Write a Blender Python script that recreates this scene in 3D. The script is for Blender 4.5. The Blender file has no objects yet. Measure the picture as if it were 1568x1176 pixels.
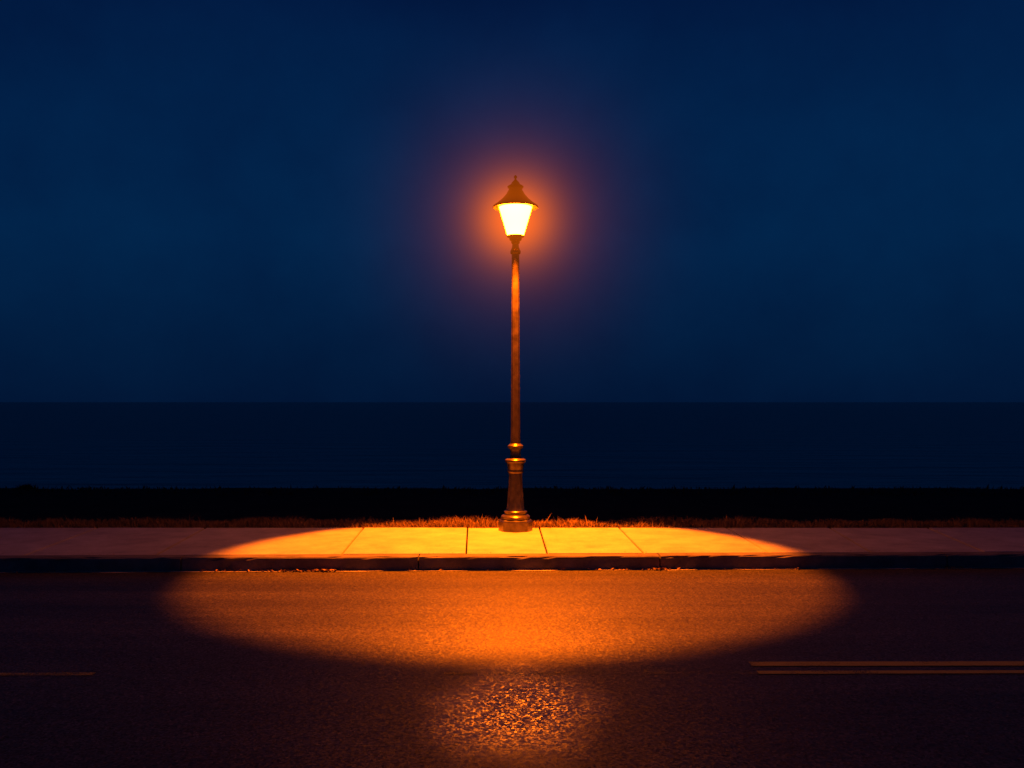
import bpy, bmesh, math, random
from mathutils import Vector, Matrix, noise as mnoise
random.seed(7)
S=bpy.context.scene
S.view_settings.view_transform='Standard'
S.view_settings.look='None'
S.view_settings.exposure=0
F=1400.0; H=1.6
def lin(c):
    c/=255.0
    return c/12.92 if c<=0.04045 else ((c+0.055)/1.055)**2.4
def L(r,g,b): return (lin(r),lin(g),lin(b),1)

# ------------------------------------------------------------ helpers
def mat(name):
    m=bpy.data.materials.new(name); m.use_nodes=True
    nt=m.node_tree; nt.nodes.clear()
    o=nt.nodes.new('ShaderNodeOutputMaterial')
    return m,nt,o
def N(nt,t,**k):
    n=nt.nodes.new(t)
    for a,v in k.items():
        if a in n.inputs.keys(): n.inputs[a].default_value=v
        else: setattr(n,a,v)
    return n
def ramp(nt,stops):
    r=nt.nodes.new('ShaderNodeValToRGB')
    e=r.color_ramp.elements
    while len(e)<len(stops): e.new(0.5)
    for i,(p,c) in enumerate(stops):
        e[i].position=p; e[i].color=c if len(c)==4 else (*c,1)
    return r
def mathn(nt,op,a,b=None,c=None,clamp=False):
    n=nt.nodes.new('ShaderNodeMath'); n.operation=op; n.use_clamp=clamp
    for i,v in enumerate((a,b,c)):
        if v is None: continue
        if isinstance(v,(int,float)): n.inputs[i].default_value=v
        else: nt.links.new(v,n.inputs[i])
    return n.outputs[0]
def vmath(nt,op,a,b=None,scale=None):
    n=nt.nodes.new('ShaderNodeVectorMath'); n.operation=op
    for i,v in enumerate((a,b)):
        if v is None: continue
        if isinstance(v,tuple): n.inputs[i].default_value=v
        else: nt.links.new(v,n.inputs[i])
    if scale is not None:
        if isinstance(scale,(int,float)): n.inputs['Scale'].default_value=scale
        else: nt.links.new(scale,n.inputs['Scale'])
    return n.outputs[0]
def obj(name,verts,faces,m=None,smooth=False,parent=None):
    me=bpy.data.meshes.new(name); me.from_pydata(verts,[],faces); me.update()
    o=bpy.data.objects.new(name,me); S.collection.objects.link(o)
    if m: me.materials.append(m)
    if smooth:
        for p in me.polygons: p.use_smooth=True
    if parent: o.parent=parent
    return o
def empty(name,loc=(0,0,0)):
    e=bpy.data.objects.new(name,None); S.collection.objects.link(e); e.location=loc
    return e

# ------------------------------------------------------------ materials
def asphalt():
    m,nt,o=mat('asphalt_damp')
    tc=N(nt,'ShaderNodeTexCoord')
    b=N(nt,'ShaderNodeBsdfPrincipled')
    fine=N(nt,'ShaderNodeTexNoise',Scale=50.0,Detail=4.0,Roughness=0.75)
    vor=N(nt,'ShaderNodeTexVoronoi',Scale=88.0)
    big=N(nt,'ShaderNodeTexNoise',Scale=1.3,Detail=6.0,Roughness=0.65)
    mp=N(nt,'ShaderNodeMapping'); mp.inputs['Scale'].default_value=(0.16,1.9,1)
    band=N(nt,'ShaderNodeTexNoise',Scale=1.3,Detail=6.0,Roughness=0.65)
    for n in (fine,vor,big): nt.links.new(tc.outputs['Object'],n.inputs['Vector'])
    nt.links.new(tc.outputs['Object'],mp.inputs['Vector']); nt.links.new(mp.outputs[0],band.inputs['Vector'])
    cs=N(nt,'ShaderNodeSeparateColor'); nt.links.new(vor.outputs['Color'],cs.inputs[0])
    # aggregate: every stone has its own tone
    tone=mathn(nt,'ADD',mathn(nt,'MULTIPLY',cs.outputs[2],0.4),mathn(nt,'MULTIPLY',fine.outputs['Fac'],0.6))
    r1=ramp(nt,[(0.25,(0.020,0.0195,0.019)),(0.5,(0.044,0.042,0.038)),(0.74,(0.098,0.094,0.086))])
    nt.links.new(tone,r1.inputs[0])
    r2=ramp(nt,[(0.3,(0.6,0.6,0.6)),(0.7,(1.38,1.38,1.38))])
    nt.links.new(band.outputs['Fac'],r2.inputs[0])
    mx=N(nt,'ShaderNodeMix',data_type='RGBA',blend_type='MULTIPLY'); mx.inputs[0].default_value=1
    nt.links.new(r1.outputs[0],mx.inputs[6]); nt.links.new(r2.outputs[0],mx.inputs[7])
    nt.links.new(mx.outputs[2],b.inputs['Base Color'])
    # damp patch out in the lane, ragged outline
    sp=N(nt,'ShaderNodeSeparateXYZ'); nt.links.new(tc.outputs['Object'],sp.inputs[0])
    dx=mathn(nt,'DIVIDE',mathn(nt,'SUBTRACT',sp.outputs[0],0.03),0.55)
    dy=mathn(nt,'DIVIDE',mathn(nt,'SUBTRACT',sp.outputs[1],4.80),0.85)
    d=mathn(nt,'SQRT',mathn(nt,'ADD',mathn(nt,'MULTIPLY',dx,dx),mathn(nt,'MULTIPLY',dy,dy)))
    d=mathn(nt,'ADD',d,mathn(nt,'MULTIPLY',mathn(nt,'SUBTRACT',big.outputs['Fac'],0.5),0.8))
    wet=N(nt,'ShaderNodeMapRange',interpolation_type='SMOOTHSTEP')
    wet.inputs['From Min'].default_value=1.1; wet.inputs['From Max'].default_value=0.25
    nt.links.new(d,wet.inputs['Value']); wet=wet.outputs[0]
    nt.links.new(mathn(nt,'SUBTRACT',0.50,mathn(nt,'MULTIPLY',wet,0.24)),b.inputs['Roughness'])
    nt.links.new(mathn(nt,'ADD',0.17,mathn(nt,'MULTIPLY',wet,0.83)),b.inputs['Specular IOR Level'])
    bp=N(nt,'ShaderNodeBump',Strength=1.0)
    nt.links.new(mathn(nt,'SUBTRACT',0.0019,mathn(nt,'MULTIPLY',wet,0.0015)),bp.inputs['Distance'])
    nt.links.new(fine.outputs['Fac'],bp.inputs['Height'])
    # each stone face is tilted its own way
    tilt=vmath(nt,'MULTIPLY',vmath(nt,'SUBTRACT',vor.outputs['Color'],(0.5,0.5,0.5)),(1,1,0))
    amp=mathn(nt,'SUBTRACT',0.32,mathn(nt,'MULTIPLY',wet,0.03))
    nrm=vmath(nt,'NORMALIZE',vmath(nt,'ADD',bp.outputs[0],vmath(nt,'SCALE',tilt,scale=amp)))
    nt.links.new(nrm,b.inputs['Normal'])
    nt.links.new(b.outputs[0],o.inputs[0])
    return m
def concrete(name,c0,c1,scale=3.0,bump=0.003):
    m,nt,o=mat(name)
    tc=N(nt,'ShaderNodeTexCoord'); b=N(nt,'ShaderNodeBsdfPrincipled',Roughness=0.85)
    b.inputs['Specular IOR Level'].default_value=0.25
    n1=N(nt,'ShaderNodeTexNoise',Scale=scale,Detail=8.0,Roughness=0.65)
    n2=N(nt,'ShaderNodeTexNoise',Scale=140.0,Detail=2.0)
    for n in (n1,n2): nt.links.new(tc.outputs['Object'],n.inputs['Vector'])
    r=ramp(nt,[(0.3,c0),(0.7,c1)]); nt.links.new(n1.outputs['Fac'],r.inputs[0])
    r2=ramp(nt,[(0.3,(0.78,0.78,0.78)),(0.65,(1.1,1.1,1.1))]); nt.links.new(n2.outputs['Fac'],r2.inputs[0])
    mx=N(nt,'ShaderNodeMix',data_type='RGBA',blend_type='MULTIPLY'); mx.inputs[0].default_value=1
    nt.links.new(r.outputs[0],mx.inputs[6]); nt.links.new(r2.outputs[0],mx.inputs[7])
    nt.links.new(mx.outputs[2],b.inputs['Base Color'])
    bp=N(nt,'ShaderNodeBump',Strength=0.6,Distance=bump)
    nt.links.new(n2.outputs['Fac'],bp.inputs['Height']); nt.links.new(bp.outputs[0],b.inputs['Normal'])
    nt.links.new(b.outputs[0],o.inputs[0]); return m
def paint(name,cover):
    m,nt,o=mat(name)
    tc=N(nt,'ShaderNodeTexCoord'); b=N(nt,'ShaderNodeBsdfPrincipled',Roughness=0.6)
    b.inputs['Base Color'].default_value=(0.44,0.36,0.04,1)
    b.inputs['Specular IOR Level'].default_value=0.25
    n1=N(nt,'ShaderNodeTexNoise',Scale=60.0,Detail=6.0,Roughness=0.8)
    n2=N(nt,'ShaderNodeTexNoise',Scale=2.5,Detail=4.0,Roughness=0.6)
    for n in (n1,n2): nt.links.new(tc.outputs['Object'],n.inputs['Vector'])
    a=N(nt,'ShaderNodeMath',operation='ADD'); nt.links.new(n1.outputs['Fac'],a.inputs[0]); nt.links.new(n2.outputs['Fac'],a.inputs[1])
    mr=N(nt,'ShaderNodeMapRange'); t=1.0+ (0.5-cover)*0.7
    mr.inputs['From Min'].default_value=t-0.15; mr.inputs['From Max'].default_value=t+0.15
    nt.links.new(a.outputs[0],mr.inputs['Value'])
    tr=N(nt,'ShaderNodeBsdfTransparent'); ms=N(nt,'ShaderNodeMixShader')
    nt.links.new(mr.outputs[0],ms.inputs[0]); nt.links.new(tr.outputs[0],ms.inputs[1]); nt.links.new(b.outputs[0],ms.inputs[2])
    nt.links.new(ms.outputs[0],o.inputs[0]); return m
def simple(name,col,rough=0.8,metal=0.0,nscale=8.0,var=0.35,bump=0.0,spec=0.5):
    m,nt,o=mat(name)
    tc=N(nt,'ShaderNodeTexCoord'); b=N(nt,'ShaderNodeBsdfPrincipled',Roughness=rough,Metallic=metal)
    b.inputs['Specular IOR Level'].default_value=spec
    n1=N(nt,'ShaderNodeTexNoise',Scale=nscale,Detail=5.0); nt.links.new(tc.outputs['Object'],n1.inputs['Vector'])
    lo=tuple(c*(1-var) for c in col); hi=tuple(c*(1+var) for c in col)
    r=ramp(nt,[(0.3,lo),(0.7,hi)]); nt.links.new(n1.outputs['Fac'],r.inputs[0]); nt.links.new(r.outputs[0],b.inputs['Base Color'])
    if bump:
        bp=N(nt,'ShaderNodeBump',Strength=0.7,Distance=bump); nt.links.new(n1.outputs['Fac'],bp.inputs['Height']); nt.links.new(bp.outputs[0],b.inputs['Normal'])
    nt.links.new(b.outputs[0],o.inputs[0]); return m

M_asph=asphalt()
M_conc=concrete('sidewalk_concrete',(0.29,0.295,0.295),(0.48,0.485,0.485))
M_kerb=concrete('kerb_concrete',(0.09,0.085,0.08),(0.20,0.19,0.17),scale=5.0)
M_soil=simple('dark_soil',(0.018,0.016,0.013),0.95,nscale=1.5,spec=0.05)
M_bronze=simple('bronze_metal',(0.115,0.10,0.055),0.30,metal=0.75,nscale=14.0,var=0.4,bump=0.001)
M_grass=simple('dry_grass',(0.19,0.125,0.055),0.85,nscale=6.0,var=0.5,spec=0.2)
M_scrub=simple('dark_scrub',(0.02,0.022,0.012),0.9,nscale=3.0,spec=0.1)
M_leaf=simple('dead_leaves',(0.25,0.14,0.06),0.8,nscale=30.0,var=0.5)

# ------------------------------------------------------------ world
w=bpy.data.worlds.new('World'); S.world=w; w.use_nodes=True
nt=w.node_tree; nt.nodes.clear()
tc=N(nt,'ShaderNodeTexCoord'); sep=N(nt,'ShaderNodeSeparateXYZ'); nt.links.new(tc.outputs['Generated'],sep.inputs[0])
rp=ramp(nt,[(0.0,L(2,22,53)),(0.05,L(2,27,60)),(0.17,L(2,35,73)),(0.28,L(2,33,72)),(0.36,L(2,29,68)),(0.42,L(2,22,61)),(0.9,L(2,13,38))])
nt.links.new(sep.outputs[2],rp.inputs[0])
nz=N(nt,'ShaderNodeTexNoise',Scale=4.2,Detail=7.0,Roughness=0.6); nt.links.new(tc.outputs['Generated'],nz.inputs['Vector'])
nr=ramp(nt,[(0.3,(0.82,0.78,0.84)),(0.7,(1.20,1.22,1.14))]); nt.links.new(nz.outputs['Fac'],nr.inputs[0])
mx=N(nt,'ShaderNodeMix',data_type='RGBA',blend_type='MULTIPLY'); mx.inputs[0].default_value=1
nt.links.new(rp.outputs[0],mx.inputs[6]); nt.links.new(nr.outputs[0],mx.inputs[7])
bg=N(nt,'ShaderNodeBackground',Strength=1.0); wo=N(nt,'ShaderNodeOutputWorld')
nt.links.new(mx.outputs[2],bg.inputs[0]); nt.links.new(bg.outputs[0],wo.inputs[0])

# ------------------------------------------------------------ ground sheet
prof=[(-400,-0.02),(-20,-0.02),(8.9,-0.02),(9.3,0.06),(10.62,0.10),(10.75,0.12),(11.15,0.11),(11.5,0.0),(13.2,-0.7),(17,-0.75),(20,-0.72),(22,-0.72),(24,-0.72),(24.6,-0.74),(25.2,-0.95),(27,-1.7),(31,-2.1),(60,-4),(4000,-60)]
xs=[-4000,-400,-100,-60]+[i*0.5 for i in range(-80,81)]+[60,100,400,4000]
V=[];Fc=[]
for (y,z) in prof:
    for x in xs:
        dz=0;dy=0
        if 11.4<y<30 and abs(x)<45:
            dz=mnoise.noise(Vector((x*0.55,y*0.5,0)))*0.035
            dy=mnoise.noise(Vector((x*0.25,3.3,y)))*0.25
        V.append((x,y+dy,z+dz))
nx=len(xs)
for j in range(len(prof)-1):
    for i in range(nx-1):
        a=j*nx+i; Fc.append((a,a+1,a+nx+1,a+nx))
obj('ground',V,Fc,M_soil,smooth=True)

# ------------------------------------------------------------ sea
m,nt,o=mat('sea_water')
tc=N(nt,'ShaderNodeTexCoord'); b=N(nt,'ShaderNodeBsdfPrincipled',Roughness=0.36)
b.inputs['Base Color'].default_value=(0.006,0.15,0.15,1); b.inputs['Specular IOR Level'].default_value=0.68
mp=N(nt,'ShaderNodeMapping'); mp.inputs['Scale'].default_value=(0.07,0.36,1); mp.inputs['Rotation'].default_value=(0,0,0.12)
n1=N(nt,'ShaderNodeTexNoise',Scale=1.0,Detail=6.0,Roughness=0.6)
nt.links.new(tc.outputs['Object'],mp.inputs[0]); nt.links.new(mp.outputs[0],n1.inputs['Vector'])
bp=N(nt,'ShaderNodeBump',Strength=1.0,Distance=0.9); nt.links.new(n1.outputs['Fac'],bp.inputs['Height']); nt.links.new(bp.outputs[0],b.inputs['Normal'])
nt.links.new(b.outputs[0],o.inputs[0])
obj('sea',[(-6000,28,-2),(6000,28,-2),(6000,6000,-2),(-6000,6000,-2)],[(0,1,2,3)],m)

# ------------------------------------------------------------ road, gutter, markings
def kerb_y(x): return 8.69+x*0.024      # foot of the kerb, slightly off square
XR=60
obj('road',[(-XR,-30,0),(XR,-30,0),(XR,kerb_y(XR),0),(-XR,kerb_y(-XR),0)],[(0,1,2,3)],M_asph)
mk=empty('road_marking')
def strip(name,x0,x1,yc,wd,slope,mm,z=0.004):
    o=obj(name,[(x0,yc+x0*slope-wd/2,z),(x1,yc+x1*slope-wd/2,z),(x1,yc+x1*slope+wd/2,z),(x0,yc+x0*slope+wd/2,z)],[(0,1,2,3)],mm,parent=mk)
P1=paint('yellow_paint',0.74); P2=paint('yellow_paint_worn',0.34); P3=paint('yellow_paint_faint',0.60)
strip('far_line',1.45,40,5.56,0.09,0.005,P1)
strip('near_line',1.45,40,5.38,0.06,0.008,P1)
strip('near_line_worn',-0.4,1.45,5.38,0.05,0.008,P2)
strip('near_line_old',-40,-2.45,5.38,0.055,0.008,P3)
# thin concrete gutter lip with ragged edge
V=[];Fc=[];n=1200
for i in range(n+1):
    x=-20+40*i/n; y=kerb_y(x)
    wd=0.05+0.030*max(-0.8,mnoise.noise(Vector((x*2.3,0,0)))*1.6)+0.01*mnoise.noise(Vector((x*19,4,0)))
    V+= [(x,y-max(0.006,wd),0.004),(x,y+0.01,0.004)]
for i in range(n): a=2*i; Fc.append((a,a+2,a+3,a+1))
obj('gutter',V,Fc,concrete('gutter_concrete',(0.28,0.26,0.23),(0.55,0.52,0.46),scale=9.0))

# kerb
V=[];Fc=[]
kp=[(0,0),(0.004,0.105),(0.008,0.118),(0.018,0.127),(0.035,0.130),(0.15,0.130),(0.15,0.0)]
x=-20.0
while x<20:
    ln=random.uniform(2.2,2.9); seg=28
    base=len(V); off=random.uniform(-0.004,0.004); oz=random.uniform(-0.003,0.002)
    for s in range(seg+1):
        xx=x+0.006+(ln-0.012)*s/seg
        for k,(py,pz) in enumerate(kp):
            chip=0
            if 1<=k<=3: chip=max(0,mnoise.noise(Vector((xx*7,k*.4,0)))-0.1)*0.05
            V.append((xx,kerb_y(xx)+py+off+chip,max(-0.01,pz+oz-chip*0.5) if pz>0 else -0.01))
    K=len(kp)
    for s in range(seg):
        for k in range(K-1):
            a=base+s*K+k; Fc.append((a,a+K,a+K+1,a+1))
    Fc.append(tuple(base+k for k in range(K))); Fc.append(tuple(base+seg*K+k for k in reversed(range(K))))
    x+=ln
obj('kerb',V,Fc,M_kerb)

# ------------------------------------------------------------ sidewalk slabs
YB=10.66
jb=[(-360,-590),(-190,-350),(-20,-155),(150,48),(315,245),(557,525),(716,714),(826,838),(948,986),(1112,1180),(1270,1338),(1420,1514),(1580,1705),(1760,1910)]
sw=empty('sidewalk')
J=[]
for bx,fx in jb:
    J.append(((fx-784)*8.86/F,(bx-784)*YB/F))
J=[(-22,-22),(-18,-18),(-15,-15),(-12.3,-12.4)]+[j for j in J if j[0]>-11]+[(9.5,9.6),(12,12.1),(16,16),(22,22)]
J=sorted(set(J))
for i in range(len(J)-1):
    (f0,b0),(f1,b1)=J[i],J[i+1]; g=0.009 if abs(f0)<3 else 0.012
    if f1-f0<0.3 or b1-b0<0.3: continue
    z=0.13+random.uniform(-0.004,0.003)
    bm=bmesh.new()
    pts=[(f0+g,kerb_y(f0)+0.156),(f1-g,kerb_y(f1)+0.156),(b1-g,YB),(b0+g,YB)]
    vb=[bm.verts.new((p[0],p[1],0.03)) for p in pts]; vt=[bm.verts.new((p[0],p[1],z)) for p in pts]
    bm.faces.new(vt)
    for k in range(4): bm.faces.new((vb[k],vb[(k+1)%4],vt[(k+1)%4],vt[k]))
    es=[e for e in bm.edges if all(v in vt for v in e.verts)]
    bmesh.ops.bevel(bm,geom=es,offset=0.005,segments=2,affect='EDGES')
    me=bpy.data.meshes.new('slab'); bm.to_mesh(me); bm.free(); me.materials.append(M_conc)
    o=bpy.data.objects.new('slab_%d'%i,me); S.collection.objects.link(o); o.parent=sw

# ------------------------------------------------------------ grass verge
def blades(name,count,region,hr,mm,dens=None,wd=0.006):
    V=[];Fc=[]
    c=0
    while c<count:
        x,y,z=region()
        if dens and random.random()>dens(x,y): continue
        c+=1
        h=random.uniform(*hr)*(0.55+0.9*max(0,0.5+mnoise.noise(Vector((x*2.1,y*2,1)))))
        a=random.uniform(0,6.283); w2=wd*random.uniform(.5,1.2)
        dx,dy=math.cos(a)*w2,math.sin(a)*w2
        lx,ly=random.gauss(0,.45)*h,random.gauss(0,.45)*h
        n=len(V)
        V+=[(x-dx,y-dy,z),(x+dx,y+dy,z),(x+dx*.6+lx*.4,y+dy*.6+ly*.4,z+h*.6),(x-dx*.6+lx*.4,y-dy*.6+ly*.4,z+h*.6),(x+lx,y+ly,z+h)]
        Fc+=[(n,n+1,n+2,n+3),(n+3,n+2,n+4)]
    return obj(name,V,Fc,mm)
def reg():
    x=random.uniform(-13,13); return x,10.65+abs(random.gauss(0,.22))+0.02*math.sin(x*3),0.11
def reg_in():
    return random.uniform(-13,13),random.uniform(10.64,11.3),0.105
blades('grass_verge',56000,reg_in,(0.03,0.075),M_grass,wd=0.005)
blades('weeds',2000,reg,(0.04,0.12),M_grass,dens=lambda x,y:max(0.08,mnoise.noise(Vector((x*1.7,8,0)))*1.6),wd=0.004)
def regc():
    return random.uniform(-22,22),random.uniform(22.5,24.8),-0.76
blades('bank_scrub',9000,regc,(0.03,0.10),M_scrub,wd=0.02)
def regb():
    a=random.gauss(0,.10); return -13.0+a,24.4+random.gauss(0,.12),-0.75+max(0,.03-abs(a)*.3)
blades('small_bush',500,regb,(0.03,0.13),M_scrub,wd=0.015)

# leaves and grit in the gutter
V=[];Fc=[]
def leaf(x,y,z,s):
    a=random.uniform(0,6.28); t=random.uniform(-.6,.9)
    n=len(V); u=Vector((math.cos(a),math.sin(a),t*.5))*s; v=Vector((-math.sin(a),math.cos(a),random.uniform(-.5,.8)))*s*.5
    p=Vector((x,y,z+s*.6))
    V.extend([tuple(p-u),tuple(p-v*.9+u*.1),tuple(p+u),tuple(p+v)]); Fc.append((n,n+1,n+2,n+3))
for (cx,cnt,sp) in ((-2.0,110,.22),(-1.75,70,.06),(1.38,60,.06),(-2.7,30,.1),(.9,12,.2),(1.1,14,.3),(2.6,14,.15),(-.5,14,.3),(4.2,30,.1),(-4.3,20,.2)):
    for _ in range(cnt):
        x=random.gauss(cx,sp); leaf(x,kerb_y(x)-abs(random.gauss(0,.03))-.008,0.004,random.uniform(.007,.024))
for _ in range(420):
    x=random.uniform(-7,7); leaf(x,kerb_y(x)-abs(random.gauss(0,.03))-.005,0.004,random.uniform(.003,.011))
for _ in range(160):
    x=random.uniform(-7,7); leaf(x,random.uniform(8.9,10.6) if random.random()<.3 else kerb_y(x)+.15+abs(random.gauss(0,.03)),0.133,random.uniform(.003,.009))
obj('fallen_leaves',V,Fc,M_leaf)

# ------------------------------------------------------------ street lamp
LX,LY=0.04,10.46; U=LY/F
def zy(y): return (815-y)*U
lamp=empty('street_lamp',(LX,LY,0.127))
def lathe(name,pr,mm,seg=48,flute=None,smooth=True):
    V=[];Fc=[]
    for (y,r) in pr:
        for s in range(seg):
            a=2*math.pi*s/seg; rr=r*U
            if flute and flute[0]>=y>=flute[1]: rr*=1-0.10*(0.5+0.5*math.cos(a*10))
            V.append((rr*math.cos(a),rr*math.sin(a),zy(y)))
    for j in range(len(pr)-1):
        for s in range(seg):
            a=j*seg+s;b2=j*seg+(s+1)%seg; Fc.append((a,b2,b2+seg,a+seg))
    Fc.append(tuple(reversed(range(seg)))); Fc.append(tuple((len(pr)-1)*seg+s for s in range(seg)))
    o=obj(name,V,Fc,mm,parent=lamp)
    if smooth:
        for p in o.data.polygons: p.use_smooth=True
        md=o.modifiers.new('es','EDGE_SPLIT'); md.split_angle=math.radians(32)
    return o
lathe('plinth',[(815,26),(801,26),(799,25),(797,22)],M_bronze,seg=8,smooth=False)
lathe('base_moulding',[(798,20.5),(796,22),(793,22),(791,20),(789.5,16.5),(787,17),(785.5,18),(784,16)],M_bronze)
lathe('fluted_pedestal',[(785,14.8),(778,13.8),(765,12.6),(745,11.3),(726,10.3)],M_bronze,seg=80,flute=(784,727))
lathe('pedestal_collar',[(727,11.5),(725.5,12.5),(723,12.5),(722,11.5),(716,12.5),(712,13),(711,15),(709.5,16),(707,16),(705.5,14.5),(704,11),(701,8.5),(695,7.6),(691,8.5),(689,11),(687.5,12.3),(685.5,12.3),(684,10.5),(682,8)],M_bronze)
lathe('pole',[(683,7.6),(600,7.1),(500,6.6),(391,5.9)],M_bronze,seg=64,flute=(680,392))
lathe('pole_cap',[(392,7),(390.5,8),(387,8),(385.5,7),(381,5.3),(377,5),(375,6.5),(372,6.8),(371,9),(367,10),(366,13),(364,13.5),(363.4,13)],M_bronze)
M_roof=simple('lantern_roof_metal',(0.10,0.045,0.02),0.45,metal=0.5,nscale=20)
lathe('lantern_roof',[(319,26),(321.5,34),(320,35),(318.5,34.5),(314,28),(307,20),(300,14),(297,12.5),(294,10.5),(291,10.5),(290.5,12),(288.5,12.5),(287,10.5),(285,7),(282,5.5),(280,3.5),(278,1.6),(276,1.5),(275,2.4),(273.5,2.6),(272,1.6),(271,0.6)],M_roof)
m,nt,o=mat('glowing_lamp_glass')
em=N(nt,'ShaderNodeEmission',Strength=255.0); em.inputs[0].default_value=(1,0.185,0.0052,1)
nt.links.new(em.outputs[0],o.inputs[0])
lathe('lantern_glass',[(363.5,12.3),(320.5,25)],m)
for a in (0,60,90,120,180):
    a=math.radians(a); V=[]
    for (y,r) in ((364,13.1),(320,26)):
        for dr,dt in ((-.8,-.8),(.8,-.8),(.8,.8),(-.8,.8)):
            V.append((((r+dr)*math.cos(a)-dt*math.sin(a))*U,((r+dr)*math.sin(a)+dt*math.cos(a))*U,zy(y)))
    obj('lantern_bar',V,[(0,1,2,3),(4,5,6,7),(0,1,5,4),(1,2,6,5),(2,3,7,6),(3,0,4,7)],M_bronze,parent=lamp)
# halo of the lantern's glow, added as a self-emitting volume
m,nt,o=mat('lantern_glow')
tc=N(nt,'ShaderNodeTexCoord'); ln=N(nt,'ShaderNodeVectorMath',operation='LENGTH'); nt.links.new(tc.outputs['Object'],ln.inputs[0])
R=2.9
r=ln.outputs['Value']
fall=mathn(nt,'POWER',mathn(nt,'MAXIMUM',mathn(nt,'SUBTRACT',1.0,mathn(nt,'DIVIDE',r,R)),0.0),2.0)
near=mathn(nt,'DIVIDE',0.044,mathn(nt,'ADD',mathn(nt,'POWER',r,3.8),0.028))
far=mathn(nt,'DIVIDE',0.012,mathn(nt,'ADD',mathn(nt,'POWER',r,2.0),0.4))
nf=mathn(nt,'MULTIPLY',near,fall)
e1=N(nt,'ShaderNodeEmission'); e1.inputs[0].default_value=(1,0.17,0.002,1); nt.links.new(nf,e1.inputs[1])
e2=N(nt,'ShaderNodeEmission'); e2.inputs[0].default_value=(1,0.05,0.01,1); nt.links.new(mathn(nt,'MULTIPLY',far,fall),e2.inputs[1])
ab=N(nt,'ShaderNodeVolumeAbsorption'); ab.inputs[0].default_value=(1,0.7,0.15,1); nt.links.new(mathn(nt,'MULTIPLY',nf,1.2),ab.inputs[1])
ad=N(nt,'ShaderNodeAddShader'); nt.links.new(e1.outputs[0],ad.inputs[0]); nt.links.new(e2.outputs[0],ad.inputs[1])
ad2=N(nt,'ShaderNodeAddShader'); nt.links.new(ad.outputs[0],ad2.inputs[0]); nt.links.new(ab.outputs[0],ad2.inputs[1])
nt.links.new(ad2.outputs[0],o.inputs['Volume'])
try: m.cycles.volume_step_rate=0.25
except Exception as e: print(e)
bm=bmesh.new(); bmesh.ops.create_icosphere(bm,subdivisions=4,radius=R); me=bpy.data.meshes.new('lantern_glow'); bm.to_mesh(me); bm.free(); me.materials.append(m)
o=bpy.data.objects.new('lantern_glow',me); S.collection.objects.link(o); o.parent=lamp; o.location=(0,0,zy(338))

# lamp light
sd=bpy.data.lights.new('lamp_spot','SPOT'); sd.energy=5500; sd.color=(1,0.155,0.002)
sd.spot_blend=0.2; sd.shadow_soft_size=0.05
so=bpy.data.objects.new('lamp_spot',sd); S.collection.objects.link(so)
sx,sy,sz=LX,LY-0.21,zy(352)+0.127
so.location=(sx,sy,sz)
h=sz
a0=math.atan((sy-5.40)/h); a1=math.atan((11.5-sy)/h)
tilt=(a0-a1)/2; half=(a0+a1)/2
sd.spot_size=2*half
so.rotation_euler=(-tilt,0.012,0); so.scale=(1.09,1,1)
so.parent=lamp; so.matrix_parent_inverse=Matrix.Translation(lamp.location).inverted()

# ------------------------------------------------------------ camera
cd=bpy.data.cameras.new('camera'); cd.sensor_width=36; cd.lens=36*F/1568; cd.shift_y=27/1568; cd.clip_end=10000
co=bpy.data.objects.new('camera',cd); S.collection.objects.link(co); co.location=(0,0,H); co.rotation_euler=(math.radians(90),0,0)
S.camera=co
